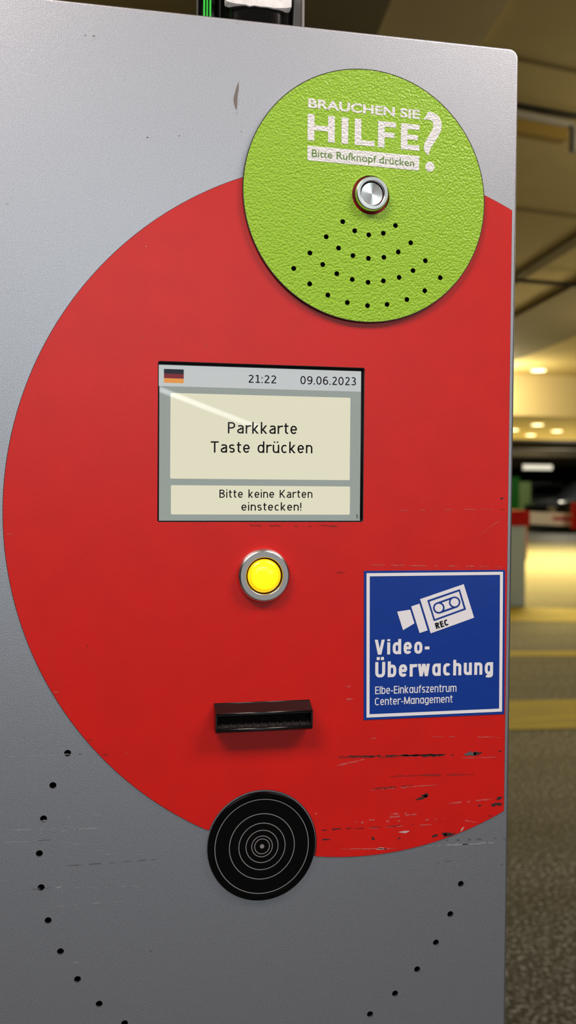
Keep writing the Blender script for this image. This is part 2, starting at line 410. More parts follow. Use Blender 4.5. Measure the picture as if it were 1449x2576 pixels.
# scuffs and scratches: ragged streaks with a shape of their own
def scuffs(mb, items, y, m0):
    rnd = random.Random(11)
    for (xa, ya, xb, yb, wd, mi, gap) in items:
        n = max(3, int(abs(xb - xa)/7)); run = []
        for k in range(n + 1):
            tt = k/n; px = xa + (xb - xa)*tt; py = ya + (yb - ya)*tt + rnd.uniform(-.25, .25)*wd
            hw = wd/2*(0.35 + 0.9*rnd.random())*min(1, 3.2*min(tt, 1 - tt) + 0.25)
            brk = rnd.random() < gap
            if not brk: run.append((px, py - hw, py + hw))
            if (brk or k == n):
                if len(run) > 1:
                    P = [at_y(a, b, y) for a, b, _ in run] + [at_y(a, c_, y) for a, _, c_ in run[::-1]]
                    mb.flat([[(p.x, p.z) for p in P]], y, mi + m0)
                run = []
SM = [M['scuff_dark'], M['scuff_red'], M['scuff_light'], M['scuff_pale'], M['scuff_grey'], M['grime']]
# housing: rounded front edges, perforated front
def housing():
    mb = MB(); rc, rb = 0.0062, 0.0015
    def outline(inset):
        r = max(rc - inset, 0.0005); out = []
        x0, x1, z1 = LEFT + inset, RIGHT - inset, TOP - inset
        for cx, cz, a in ((x1 - r, z1 - r, 0), (x0 + r, z1 - r, 90)):
            for k in range(9):
                t = math.radians(a + 90*k/8); out.append((cx + r*math.cos(t), cz + r*math.sin(t)))
        out += [(x0, 0.0), (x1, 0.0)]
        return out
    front = outline(rb)
    mb.flat([front, screen_loop] + [circ(c, HR, 20) for c in hole_c] + [circ(c, 0.0021, 12) for c in spk_c], 0.0)
    for c in hole_c: mb.walls(circ(c, HR, 20), 0.0, 0.002)
    for c in spk_c: mb.walls(circ(c, 0.0021, 12), 0.0, 0.002)
    mb.walls(screen_loop, 0.0, 0.004)
    prev = (front, 0.0)
    for k in range(1, 7):
        t = math.radians(90*k/6); cur = (outline(rb*(1 - math.sin(t))), rb*(1 - math.cos(t))); n = len(front)
        mb.add([(x, prev[1], z) for x, z in prev[0]] + [(x, cur[1], z) for x, z in cur[0]], [(i, (i + 1) % n, n + (i + 1) % n, n + i) for i in range(n)], 0, True)
        prev = cur
    mb.walls(prev[0], prev[1], 0.30)
    mb.flat([prev[0]], 0.30)
    scuffs(mb, [
    (0,1905,205,1896,2.5,3,.06),(182,1899,207,1897,4,4,.1),(150,2058,290,2046,2.5,3,.25),(20,2088,150,2084,3,3,.2),(70,2102,205,2084,2.5,3,.3),(180,2085,260,2083,3,3,.2),
    (0,2119,95,2116,2,3,.2),(95,2115,130,2113,2,4,.1),(130,2127,230,2121,2,3,.3),(200,2152,320,2146,2,3,.4),(165,2178,290,2170,2.5,4,.25),(290,2170,395,2162,2,4,.3),
    (72,2239,130,2233,3,4,.2),(140,2232,170,2230,5,3,.2),(150,2234,390,2228,2,3,.4),(120,2281,330,2265,2,3,.3),(175,2422,230,2420,2,3,.3),
    (1000,2120,1270,2108,4,4,.45),(1050,2130,1272,2118,4,3,.35),(1258,2110,1276,2115,5,4,.2),(1170,2145,1185,2143,10,4,.55),(1205,2152,1232,2152,4,4,.5),(1260,2174,1276,2177,6,4,.2),
    (1030,2178,1130,2176,2,3,.4),(1090,2172,1180,2160,3,4,.5),(1120,2130,1250,2118,5,3,.5),(1152,2228,1168,2220,5,3,.4),(102,2062,120,2068,6,4,.4),(100,2065,118,2064,3,3,.1),(95,2236,112,2236,4,4,.3),
    (376,2394,381,2393,4,4,0),(449,341,453,343,4,4,0),(597,53,601,60,3,3,0),(22,512,30,490,2,4,.1),(0,516,22,512,2,4,.4),(232,92,240,90,4,5,0),(212,90,217,88,3,5,0),(368,345,374,346,3,4,0),
    (604,332,609,330,2,4,0),(595,276,597,290,4,4,0),(588,452,592,430,2,4,.2),
    ], -0.00007, 1)
    sm_ = [(600,205),(594,222),(589,240),(587,250),(589,262),(593,275),(596,274),(597,258),(598,240),(601,222)]
    mb.flat([[xz(*p) for p in sm_]], -0.00009, 6)
    return mb.build('housing', [M['silver']] + SM[:3] + [M['scratch_silver']] + SM[4:], machine)
hs = housing()

# red panel: a disc cut off straight at the right, with a notch round the card reader
YR = -0.0006
cutx = (at_y(1285.9, 529).x + at_y(1267.5, 2041).x)/2
def red_loop(dr=0.0):
    cx, cz = RED_C; R = RED_R + dr; xr = cutx + dr
    a = math.acos((xr - cx)/R)
    pts = []
    n = 200
    # reader notch: intersections of the two circles, taken numerically
    bx, bz = BLK_C; br = BLK_R + 0.0011 - dr
    arc = [(cx + R*math.cos(a + (2*math.pi - 2*a)*k/n), cz + R*math.sin(a + (2*math.pi - 2*a)*k/n)) for k in range(n + 1)]
    inside = [math.hypot(p[0] - bx, p[1] - bz) < br for p in arc]
    i0 = inside.index(True); i1 = n - inside[::-1].index(True)
    t0 = math.atan2(arc[i0 - 1][1] - bz, arc[i0 - 1][0] - bx); t1 = math.atan2(arc[i1 + 1][1] - bz, arc[i1 + 1][0] - bx)
    if t0 < 0: t0 += 2*math.pi
    notch = [(bx + br*math.cos(t0 + (t1 - t0)*k/40), bz + br*math.sin(t0 + (t1 - t0)*k/40)) for k in range(41)]
    return arc[:i0] + notch + arc[i1 + 1:]
rl = red_loop()
mb = MB()
holes = [screen_loop] + [circ(c, 0.0017, 12) for c in spk_c]
mb.flat([rl] + holes, YR)
for L in holes: mb.walls(L, YR, 0.0)
mb.walls(rl, YR, -0.00002, 1)
mb.flat([red_loop(0.00035), rl], -0.00008, 1)
scuffs(mb, [
    (850,1904,1120,1898,4,0,.03),(850,1907,1010,1903,3,1,.05),(1010,1901,1120,1899,7,0,.02),(1135,1900,1262,1890,9,0,.42),(1160,1897,1262,1892,10,4,.5),
    (845,1926,918,1910,4,2,.02),(890,1861,960,1856,4,2,.3),(1087,1853,1260,1855,3,2,.15),(1160,1907,1264,1904,2,2,.1),
    (980,1953,1195,1947,4,1,.1),(925,1986,1040,1976,6,1,.1),(930,1988,1100,1974,3,2,.35),(1045,2012,1078,2001,9,0,.0),(1060,2004,1078,2000,12,0,0),
    (1125,2022,1240,2010,4,2,.25),(980,2048,1060,2043,6,2,.15),(1110,2035,1260,2022,6,0,.62),(1235,2024,1264,2020,11,0,.3),(1243,2013,1264,2006,7,0,.1),
    (880,2070,1090,2042,4,2,.45),(830,2073,1120,2060,5,2,.45),(1140,2056,1200,2070,5,2,.1),(808,2089,885,2083,4,0,.12),(880,2085,1050,2074,3,1,.2),(900,2085,1120,2072,3,2,.25),
    (1003,2094,1030,2091,5,3,0),(797,2112,832,2112,5,0,.2),(850,2112,985,2108,10,0,.6),(1000,2110,1145,2098,9,0,.5),(1110,2100,1145,2096,9,0,.1),(1170,2085,1212,2070,9,0,.45),(1220,2055,1236,2052,5,0,.1),
    (858,2136,1000,2134,3,2,.05),(945,2136,972,2135,5,3,0),(1155,2095,1168,2080,5,3,.1),(790,2047,798,2047,5,2,0),
    (870,1727,882,1726,4,2,0),(870,1760,890,1759,6,2,.1),(845,1440,870,1440,3,1,.2),(910,1421,1264,1426,3,2,.25),(940,1284,1268,1281,2,2,.3),(1208,1344,1270,1300,2,2,.05),
    (1258,1254,1270,1252,6,0,.3),(1258,1282,1270,1281,2,1,.1),(256,1899,290,1898,4,1,.1),(290,1896,330,1895,3,2,.5),(220,1862,232,1861,3,1,0),(133,1742,150,1741,4,2,0),(216,1622,222,1626,4,1,0),
    (8,1342,34,1344,2,2,.1),(580,736,583,745,4,2,0),(356,847,360,849,3,2,0),(513,868,522,870,3,2,0),(580,1321,840,1324,4,1,.5),(800,1320,850,1324,4,1,.1),(365,619,369,621,3,3,0),
    ], YR - 0.00009, 2)
red = mb.build('red_panel', [M['red'], M['seam']] + SM, machine)
red['label'] = 'big red disc panel cut straight at right edge'

# help panel
YG = -0.0028
mb = MB()
gh = [circ(CALL_C, 0.01170, 48)] + [circ(c, 0.00150, 16) for c in spk_c]
gl = circ(GREEN_C, GREEN_R, 160)
mb.flat([gl] + gh, YG)
for L in gh: mb.walls(L, YG, YR - 0.0001, 1)
mb.walls(gl, YG, YR, 1, True)
mb.flat([circ(GREEN_C, GREEN_R - 0.0004, 160)], YR - 0.0001, 1) if False else None
help_panel = mb.build('help_panel', [M['green'], M['edge']], machine)
help_panel['label'] = 'round lime green help panel with white lettering and speaker holes'
mb = MB(); mb.flat([gl, circ(GREEN_C, GREEN_R - 0.00045, 160)], YG - 0.00004)
mb.build('panel_rim', M['edge'], help_panel)
g = lambda a, b: (600 + a/2.264, 160 + b/2.264)
YT = YG - 0.00012
write_font('lettering', 'BRAUCHEN SIE', g(397, 251), g(1033, 317), g(397, 197), YT, M['print_white'], help_panel, 0.034)
O, U, V = frame(g(393, 436), g(1030, 497), g(398, 285), YT)
mb = MB()
def bar(a, b, c, d):
    mb.add([O + U*(a/637) + V*b, O + U*(c/637) + V*b, O + U*(c/637) + V*d, O + U*(a/637) + V*d], [(0, 1, 2, 3)])
for q in ((0,0,38,1),(114,0,152,1),(38,.40,114,.595),(190,0,228,1),(264,0,302,1),(302,0,378,.20),(397,0,435,1),(435,.80,500,1),(435,.40,492,.59),
          (529,0,567,1),(567,0,637,.20),(567,.40,628,.59),(567,.80,637,1)): bar(*q)
mb.build('lettering', M['print_white'], help_panel)
q = lambda a, b: xz(1040 + a/13.556, 260 + b/13.556, YT)
mb = MB()
mb.flat([[q(*p) for p in [(340,560),(400,470),(450,380),(490,310),(520,275),(590,285),(700,325),(800,385),(880,470),(940,590),(965,700),(965,820),(940,930),(890,1040),(820,1170),(750,1280),(680,1390),(610,1500),(560,1610),(530,1720),(525,1775),(470,1740),(410,1680),(370,1610),(355,1540),(360,1440),(380,1360),(420,1270),(480,1170),(545,1060),(610,950),(655,850),(680,760),(675,680),(640,620),(590,575),(520,548),(440,545)]]], YT)
mb.flat([circ(q(562, 2160), 0.0030, 32)], YT)
mb.build('question_mark', M['print_white'], help_panel)
mb = MB(); mb.flat([[xz(*g(*p), YT) for p in ((393,466),(1030,527),(1028,610),(393,550))]], YT)
mb.build('text_box', M['print_white'], help_panel)
write_font('lettering', 'Bitte Rufknopf drücken', g(418, 529), g(1000, 586), g(420, 488), YT - 0.0001, M['print_green'], help_panel, 0.0)

# call button
mb = MB(); c = CALL_C
mb.lathe(c, [(0.0104, YR), (0.0104, -0.0022), (0.0100, -0.0062), (0.0094, -0.0068), (0.0077, -0.0068), (0.0074, -0.0064), (0.0074, -0.0045)], 72, cap=False)
call = mb.build('call_button', M['steel'], machine); call['label'] = 'round steel call button under the help lettering'
mb = MB(); mb.lathe((0, 0), [(0.0073, -0.0030), (0.0069, -0.0048), (0.0066, -0.0052), (0.0005, -0.0052)], 72)
cap = mb.build('button_cap', M['turned']); cap.location = (c[0], 0, c[1])
bpy.context.view_layer.update(); cap.parent = call; cap.matrix_parent_inverse = call.matrix_world.inverted()

# display
YD = 0.0022
mb = MB(); mb.flat([screen_loop], YD + 0.0012); mb.walls(screen_loop, YD + 0.0012, 0.012); mb.flat([screen_loop], 0.012)
inner = rrect(sx0 + 0.0006, sz0 + 0.0006, sx1 - 0.0006, sz1 - 0.0006, 0.001, 3)
mb.flat([screen_loop, inner], 0.0012); mb.walls(inner, 0.0012, YD + 0.0012)
disp = mb.build('screen', M['gloss_black'], machine); disp['label'] = 'lit screen with black frame showing ticket instructions'
s = lambda a, b: (380 + a/2.5875, 880 + b/2.5875)
def panel(name, pts, y, m, rad=0.0):
    P = [xz(*s(*p), y) for p in pts]
    x0 = (P[0][0] + P[3][0])/2; x1 = (P[1][0] + P[2][0])/2; z1 = (P[0][1] + P[1][1])/2; z0 = (P[2][1] + P[3][1])/2
    mb = MB(); mb.flat([rrect(x0, z0, x1, z1, max(rad, 0.00002), 4)], y)
    return mb.build(name, m, disp)
panel('backlight', [(48,100),(1366,137),(1361,1109),(57,1116)], YD, M['scr_bg'])
panel('header_bar', [(48,100),(1366,137),(1366,268),(48,240)], YD - 0.0002, M['scr_head'])
panel('message_box', [(123,283),(1297,310),(1294,845),(128,842)], YD - 0.0002, M['scr_box'], 0.0007)
panel('message_box', [(128,885),(1295,886),(1294,1070),(130,1075)], YD - 0.0002, M['scr_box'], 0.0007)
mb = MB()
FP = [xz(*s(*p), YD - 0.0003) for p in ((84,124),(213,128),(213,214),(84,214))]
for i in range(3):
    z1 = FP[0][1] + (FP[3][1] - FP[0][1])*i/3; z0 = FP[0][1] + (FP[3][1] - FP[0][1])*(i + 1)/3
    mb.flat([[(FP[0][0], z0), (FP[1][0], z0), (FP[1][0], z1), (FP[0][0], z1)]], YD - 0.0003, i)
mb.build('flag', [M['flag_black'], M['flag_red'], M['flag_gold']], disp)
YL = YD - 0.0004
write('clock_digits', '21:22', SANS, s(633, 214), s(815, 219), s(633, 162), YL, M['scr_text'], disp)
write('date_digits', '09.06.2023', SANS, s(972, 224), s(1334, 232), s(972, 170), YL, M['scr_text'], disp)
write('lettering', 'Parkkarte', SANS, s(500, 544), s(950, 549), s(500, 470), YL, M['scr_text'], disp)
write('lettering', 'Taste drücken', SANS, s(388, 669), s(1050, 674), s(388, 595), YL, M['scr_text'], disp)
write('lettering', 'Bitte keine Karten', SANS, s(445, 963), s(1050, 964), s(445, 910), YL, M['scr_text'], disp)
write('lettering', 'einstecken!', SANS, s(588, 1047), s(978, 1047), s(588, 994), YL, M['scr_text'], disp)
write('lettering', '5', SANS, s(1335, 1097), s(1348, 1097), s(1335, 1073), YL, M['scr_text'], disp)

# ticket request button
mb = MB(); c = YEL_C; R = YEL_R
mb.lathe(c, [(R, YR), (R*0.985, -0.0030), (R*0.885, -0.0046), (R*0.70, -0.0046), (R*0.68, -0.0042), (R*0.68, -0.0012)], 96, cap=False, mis=[1, 1, 0, 1, 1, 1])
tb = mb.build('ticket_button', [M['dull_steel'], M['steel']], machine); tb['label'] = 'lit yellow ticket button in a steel ring'
mb = MB(); mb.lathe(c, [(R*0.68, -0.0014), (R*0.655, -0.0014), (R*0.62, -0.0030), (R*0.57, -0.0042), (R*0.50, -0.0050), (R*0.30, -0.0058), (R*0.05, -0.0060)], 96, mis=[2, 2, 0, 0, 1, 1, 1])
for i in range(len(mb.sm)): mb.sm[i] = True
mb.build('lens', [M['lens'], M['lens_core'], M['amber']], tb)

# ticket slot
t = lambda a, b, y=0.0: at_y(500 + a/4.528, 1720 + b/4.528, y)
A, B, C_, D_ = t(172, 228), t(1258, 180), t(1262, 470), t(172, 520)
x0, x1 = (A.x + D_.x)/2, (B.x + C_.x)/2; z1, z0 = (A.z + B.z)/2, (C_.z + D_.z)/2
hh = z1 - z0; YO = -0.0085
mb = MB()
prof = [(YR, z1), (-0.0012, z1 - 0.0004), (YO, z1 - hh*0.265), (YO - 0.0006, z1 - hh*0.30), (YO - 0.0006, z1 - hh*0.37)]
low = [(YO - 0.0006, z0 + 0.0016), (YO, z0 + 0.0002), (YR, z0)]
xl, xr = x0 + 0.0010, x1 - 0.0010
def sweep(P, xa, xb, mi=0):
    for (ya, za), (yb, zb) in zip(P, P[1:]):
        mb.add([(xa, ya, za), (xb, ya, za), (xb, yb, zb), (xa, yb, zb)], [(0, 1, 2, 3)], mi)
sweep(prof, x0, x1); sweep(low, x0, x1)
zi1, zi0 = prof[-1][1], low[0][1]; yf = YO - 0.0006
for xa in (x0, x1):                         # cheeks
    mb.add([(xa, YR, z1), (xa, -0.0012, z1 - 0.0004), (xa, YO, z1 - hh*0.265), (xa, yf, z1 - hh*0.30), (xa, yf, z0 + 0.0016), (xa, YO, z0 + 0.0002), (xa, YR, z0)], [(0, 1, 2, 3, 4, 5, 6)])
mb.add([(x0, yf, zi1), (xl, yf, zi1), (xl, yf, zi0), (x0, yf, zi0)], [(0, 1, 2, 3)])
mb.add([(xr, yf, zi1), (x1, yf, zi1), (x1, yf, zi0), (xr, yf, zi0)], [(0, 1, 2, 3)])
for xa in (xl, xr): mb.add([(xa, yf, zi1), (xa, YR, zi1), (xa, YR, zi0), (xa, yf, zi0)], [(0, 1, 2, 3)])
mb.tube([(x0 + 0.0002, YO + 0.0003, z0 + 0.0011), (x1 - 0.0002, YO + 0.0003, z0 + 0.0011)], 0.0013, 14)
mb.tube([(x0 + 0.0002, YO + 0.0004, z1 - hh*0.32), (x1 - 0.0002, YO + 0.0004, z1 - hh*0.32)], 0.0011, 14)
mb.tube([(x0, -0.0006, z1 - 0.0003), (x1, -0.0006, z1 - 0.0003)], 0.0006, 8)
slot = mb.build('ticket_slot', mat('slot_plastic', (0.006, 0.005, 0.005), 0.24, spec=0.6), machine); slot['label'] = 'black ticket slot with ribbed mouth'
mb = MB()
sweep([(yf, zi1), (YR, zi1 - 0.0012)], xl, xr); sweep([(YR, zi1 - 0.0012), (YR, zi0 + 0.004)], xl, xr); sweep([(YR, zi0 + 0.0055), (yf + 0.0006, zi0 + 0.0003), (yf, zi0)], xl, xr)
for k in range(12):                         # guide ribs on the lower jaw
    xk = xl + (xr - xl)*(k + 0.62)/12
    mb.add([(xk, yf + 0.0004, zi0 + 0.0004), (xk, YR, zi0 + 0.0058), (xk, YR, zi0 + 0.0066), (xk, yf + 0.0004, zi0 + 0.0014),
            (xk + 0.0007, yf + 0.0004, zi0 + 0.0004), (xk + 0.0007, YR, zi0 + 0.0058), (xk + 0.0007, YR, zi0 + 0.0066), (xk + 0.0007, yf + 0.0004, zi0 + 0.0014)],
           [(0,1,2,3),(7,6,5,4),(3,2,6,7),(0,3,7,4),(1,5,6,2)])
mb.build('slot_mouth', mat('slot_ribs', (0.014, 0.011, 0.010), 0.5, spec=0.3, var=0.3, vscale=300), slot)

# card reader
mb = MB(); c = BLK_C; R = BLK_R
mb.lathe(c, [(R, 0.0), (R, -0.0018), (R*0.985, -0.0024), (R*0.915, -0.0024), (R*0.90, -0.0016), (R*0.02, -0.0016)], 128, mis=[0, 0, 0, 0, 1, 1])
rd = mb.build('card_reader', [M['rim_black'], M['matte_black']], machine); rd['label'] = 'black round card reader with concentric grey rings'
mb = MB(); yy = -0.0017; wl = 0.00024
for r in (75, 105, 163, 235, 330, 475):
    rr = r/547*R; mb.flat([circ(c, rr + wl, 96), circ(c, rr - wl, 96)], yy)
mb.flat([circ(c, 22/547*R, 32)], yy)
mb.build('target_rings', M['silver_line'], rd)

# surveillance sticker
YS = YR - 0.00025
v = lambda a, b: (890 + a/3.534, 1410 + b/3.534)
def quad(P, y): return [xz(*v(*p), y) for p in P]
mb = MB(); L = quad([(91,92),(1345,83),(1338,1365),(88,1418)], YS); mb.flat([L], YS); mb.walls(L, YS, YR)
stk = mb.build('surveillance_sticker', M['blue'], machine); stk['label'] = 'square blue video surveillance sticker with white border'
YW = YS - 0.0001
mb = MB(); mb.flat([quad([(113,113),(1327,100),(1318,1343),(113,1397)], YW), quad([(142,141),(1300,127),(1292,1317),(140,1367)], YW)], YW)
mb.build('border', M['sign_white'], stk)
ic = lambda a, b, y=YW: xz(990 + a/6.586, 1460 + b/6.586, y)
mb = MB()
for P in ([(60,518),(275,485),(347,712),(158,825)], [(292,432),(430,385),(565,828),(432,873)]):
    mb.flat([[ic(*p) for p in P]], YW)
mb.flat([[ic(*p) for p in ((440,310),(1163,62),(1335,618),(615,878))]], YW)
mb.flat([[ic(*p, YW - 0.0001) for p in ((560,330),(1098,145),(1202,482),(668,675))], [ic(*p, YW - 0.0001) for p in ((595,350),(1083,180),(1165,465),(685,640))]], YW - 0.0001, 1)
def pxcirc(cx, cy, r, a0=0, a1=360, n=32): return [(cx + r*math.cos(math.radians(a0 + (a1 - a0)*k/n)), cy + r*math.sin(math.radians(a0 + (a1 - a0)*k/n))) for k in range(n + 1)]
ang = math.degrees(math.atan2(362 - 455, 1012 - 750))
stad = pxcirc(750, 455, 95, ang + 90, ang + 270) + pxcirc(1012, 362, 95, ang - 90, ang + 90)
mb.flat([[ic(*p, YW - 0.0001) for p in stad]], YW - 0.0001, 1)
for cx, cy in ((750, 455), (1012, 362)): mb.flat([[ic(*p, YW - 0.0002) for p in pxcirc(cx, cy, 68)[:-1]]], YW - 0.0002, 0)
patch = pxcirc(750, 455, 96, ang - 42, ang + 42, 12) + pxcirc(1012, 362, 96, ang + 138, ang + 222, 12)
mb.flat([[ic(*p, YW - 0.0002) for p in patch]], YW - 0.0002, 0)
mb.build('camera_pictogram', [M['sign_white'], M['blue']], stk)
RECS = dict(COND, w=0.2, k=0.95, ls=0.16)
def write_tilt(text, st, bl, br, tl, y, m, parent):
    O = Vector((*bl, 0)); a = Vector((*br, 0)) - O; b = Vector((*tl, 0)) - O
    x = 0; mbx = MB(); vs = []; fs = []
    for i, ch in enumerate(text):
        Wd, Ls = glyph(ch, st)
        for l in Ls:
            p, f = stroke(l, st['w']); k = len(vs); vs += [(u.x + x, u.y) for u in p]; fs += [tuple(j + k for j in gg) for gg in f]
        x += Wd + (st['ls'] if i < len(text) - 1 else 0)
    pts = []
    for u, w_ in vs:
        P = O + a*(u/x) + b*w_; X = ic(P.x, P.y, y); pts.append((X[0], y, X[1]))
    mbx.add(pts, fs); return mbx.build('lettering', m, parent, False)
write_tilt('REC', RECS, (712, 805), (922, 735), (683, 710), YW - 0.0002, M['scr_text'], stk)
write('lettering', 'Video-', COND, v(185, 838), v(672, 826), v(185, 705), YW, M['sign_white'], stk)
write('lettering', 'Überwachung', COND, v(190, 1041), v(1237, 1012), v(190, 903), YW, M['sign_white'], stk)
write('lettering', 'Elbe-Einkaufszentrum', LITE, v(190, 1189), v(912, 1166), v(190, 1121), YW, M['sign_white'], stk)
write('lettering', 'Center-Management', LITE, v(187, 1288), v(878, 1262), v(187, 1222), YW, M['sign_white'], stk)

# ------------------------------------------------------------------ lamp on top of the machine
dev = empty('signal_lamp', (0.19*D + 0.0, 0.13, TOP))
tag(dev, 'glossy black signal lamp with green lit tube standing on the ticket machine', 'signal lamp')
yd = 0.10
bx0, bx1 = at_y(565, 20, yd).x, at_y(735, 20, yd).x
mb = MB()
n = 40; zt = TOP + 0.24
def body_loop(g=0.0):
    return [(bx0 + (bx1 - bx0)*0.5 + ((bx1 - bx0)/2 - g)*sx for sx in (0,))]
def oval(xa, xb, ya, yb, e=3.2, n=56):
    out = []
    for k in range(n):
        t_ = 2*math.pi*k/n; c_, s_ = math.cos(t_), math.sin(t_)
        out.append(((xa + xb)/2 + (xb - xa)/2*math.copysign(abs(c_)**(2/e), c_), (ya + yb)/2 + (yb - ya)/2*math.copysign(abs(s_)**(2/e), s_)))
    return out
rings = []
for z, gsz in ((TOP, -0.0006), (TOP + 0.006, -0.0004), (TOP + 0.03, 0.003), (TOP + 0.20, 0.003), (TOP + 0.225, 0.0), (zt, -0.006)):
    rings.append([(x, y, z) for x, y in oval(bx0 - gsz, bx1 + gsz, yd - 0.002, yd + 0.075)])
for a, b in zip(rings, rings[1:]):
    m_ = len(a); mb.add(a + b, [(i, (i + 1) % m_, m_ + (i + 1) % m_, m_ + i) for i in range(m_)], 0, True)
mb.add(rings[0], [tuple(range(56))]); mb.add(rings[-1], [tuple(range(56))])
mb.build('lamp_body', M['gloss_black'], dev)
# blown reflection on its front, built as a white patch
glare_px = [(567,-60),(569,2),(580,6),(596,9),(618,11),(628,15),(640,13),(655,16),(672,17),(690,20),(708,20),(722,20),(733,18),(736,-60)]
mb = MB(); yl = yd - 0.0032
LL = [xz(a, b, yl) for a, b in glare_px]
mb.flat([LL], yl); mb.walls(LL, yl, yd + 0.004)
mb.build('reflection_patch', mat('white_reflection', (0.86, 0.85, 0.83), 0.5, var=0.1, vscale=200), dev)
# green lit tube in a dark sleeve
gx0, gx1 = at_y(503, 20, yd).x, at_y(553, 20, yd).x
gc = ((gx0 + gx1)/2, yd + 0.012); gr = (gx1 - gx0)/2
mb = MB(); mb.tube([(gc[0], gc[1], TOP), (gc[0], gc[1], TOP + 0.22)], gr, 24)
mb.build('sleeve', M['gloss_black'], dev)
mb = MB()
for px_, ww in ((515, 2.4), (522.5, 1.9), (530.5, 2.4)):
    p = at_y(px_, 20, yd - 0.004); mb.tube([(p.x, yd - 0.0008, TOP + 0.0005), (p.x, yd - 0.0008, TOP + 0.2)], ww*0.00027, 10)
mb.build('green_tube', mat('green_light', (0.02, 0.3, 0.02), 0.3, emis=(0.05, 0.55, 0.06), estr=0.8), dev)
# grey bracket at the right
bp0, bp1, bp2 = at_y(738, 40, yd).x, at_y(752, 0, yd).x, at_y(769, 20, yd).x
mb = MB(); mb.slab([(bp0, yd + 0.01, TOP), (bp2, yd + 0.01, TOP), (bp2, yd + 0.01, TOP + 0.22), (bp1 + 0.004, yd + 0.01, TOP + 0.22)], (0, 0.03, 0))
mb.slab([(bp2 - 0.0016, yd + 0.004, TOP), (bp2, yd + 0.004, TOP), (bp2, yd + 0.004, TOP + 0.22), (bp2 - 0.0016, yd + 0.004, TOP + 0.22)], (0, 0.006, 0))
mb.build('bracket', mat('grey_bracket', (0.26, 0.25, 0.23), 0.5, 0.2), dev)
p = at_y(500, 20, yd + 0.05).x
mb = MB(); mb.box((p - 0.0006, yd + 0.03, TOP), (p + 0.0006, yd + 0.06, TOP + 0.22))
mb.build('guide_strip', M['dull_steel'], dev)

# ------------------------------------------------------------------ garage
def asphalt():
    m = bpy.data.materials.new('asphalt'); m.use_nodes = True
    nt = m.node_tree; b = nt.nodes['Principled BSDF']; b.inputs['Roughness'].default_value = 0.7; b.inputs['Specular IOR Level'].default_value = 0.3
    tc = nt.nodes.new('ShaderNodeTexCoord')
    n = nt.nodes.new('ShaderNodeTexNoise'); n.inputs['Scale'].default_value = 75; n.inputs['Detail'].default_value = 3; n.inputs['Roughness'].default_value = 0.6
    nt.links.new(tc.outputs['Object'], n.inputs['Vector'])
    r = nt.nodes.new('ShaderNodeValToRGB'); e = r.color_ramp.elements
    e[0].position = 0.50; e[0].color = (0.026, 0.028, 0.033, 1); e[1].position = 0.66; e[1].color = (0.43, 0.435, 0.44, 1)
    nt.links.new(n.outputs['Fac'], r.inputs['Fac'])
    n2 = nt.nodes.new('ShaderNodeTexNoise'); n2.inputs['Scale'].default_value = 1.4; n2.inputs['Detail'].default_value = 3
    mp = nt.nodes.new('ShaderNodeMapping'); mp.inputs['Scale'].default_value = (0.12, 1.6, 1)
    nt.links.new(tc.outputs['Object'], mp.inputs['Vector']); nt.links.new(mp.outputs['Vector'], n2.inputs['Vector'])
    r2 = nt.nodes.new('ShaderNodeValToRGB'); e = r2.color_ramp.elements
    e[0].position = 0.35; e[0].color = (0.6, 0.6, 0.6, 1); e[1].position = 0.65; e[1].color = (1.2, 1.2, 1.2, 1)
    nt.links.new(n2.outputs['Fac'], r2.inputs['Fac'])
    mx = nt.nodes.new('ShaderNodeMix'); mx.data_type = 'RGBA'; mx.blend_type = 'MULTIPLY'; mx.inputs['Factor'].default_value = 1
    nt.links.new(r.outputs['Color'], mx.inputs['A']); nt.links.new(r2.outputs['Color'], mx.inputs['B'])
    nt.links.new(mx.outputs['Result'], b.inputs['Base Color'])
    bp = nt.nodes.new('ShaderNodeBump'); bp.inputs['Strength'].default_value = 0.5; bp.inputs['Distance'].default_value = 0.006
    nt.links.new(n.outputs['Fac'], bp.inputs['Height']); nt.links.new(bp.outputs['Normal'], b.inputs['Normal'])
    return m
M['asphalt'] = asphalt()
M['ceil'] = mat('beige_ceiling', lin(216, 196, 134), 0.8, var=0.05, vscale=2)
M['ceil_lit'] = mat('beam_lit_tone', lin(228, 208, 156), 0.8, var=0.04, vscale=2)  # lit underside of a beam, painted lighter
M['ceil_shade'] = mat('beam_shade_tone', lin(150, 138, 104), 0.8, var=0.05, vscale=2)  # shaded beam faces, their shade put into the colour
M['ceil_dark'] = mat('dark_beam', lin(96, 84, 56), 0.8)
M['ceil_shade_band'] = mat('beam_shadow_band', lin(128, 112, 66), 0.8)  # shadow along a beam's side, painted as a dark band
M['ceil_seam'] = mat('ceiling_seam', lin(150, 132, 84), 0.8)
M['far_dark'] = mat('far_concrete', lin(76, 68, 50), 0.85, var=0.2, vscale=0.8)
M['soffit'] = mat('cream_soffit', lin(236, 218, 168), 0.7)
M['line_yellow'] = mat('yellow_road_paint', lin(165, 148, 24), 0.7, var=0.3, vscale=3, stretch=(0.4, 3, 1))
M['pipe'] = mat('grey_pipe', lin(190, 182, 165), 0.5)
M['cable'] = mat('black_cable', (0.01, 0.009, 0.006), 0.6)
M['yellow_strip'] = mat('ochre_strip', lin(170, 140, 60), 0.7)

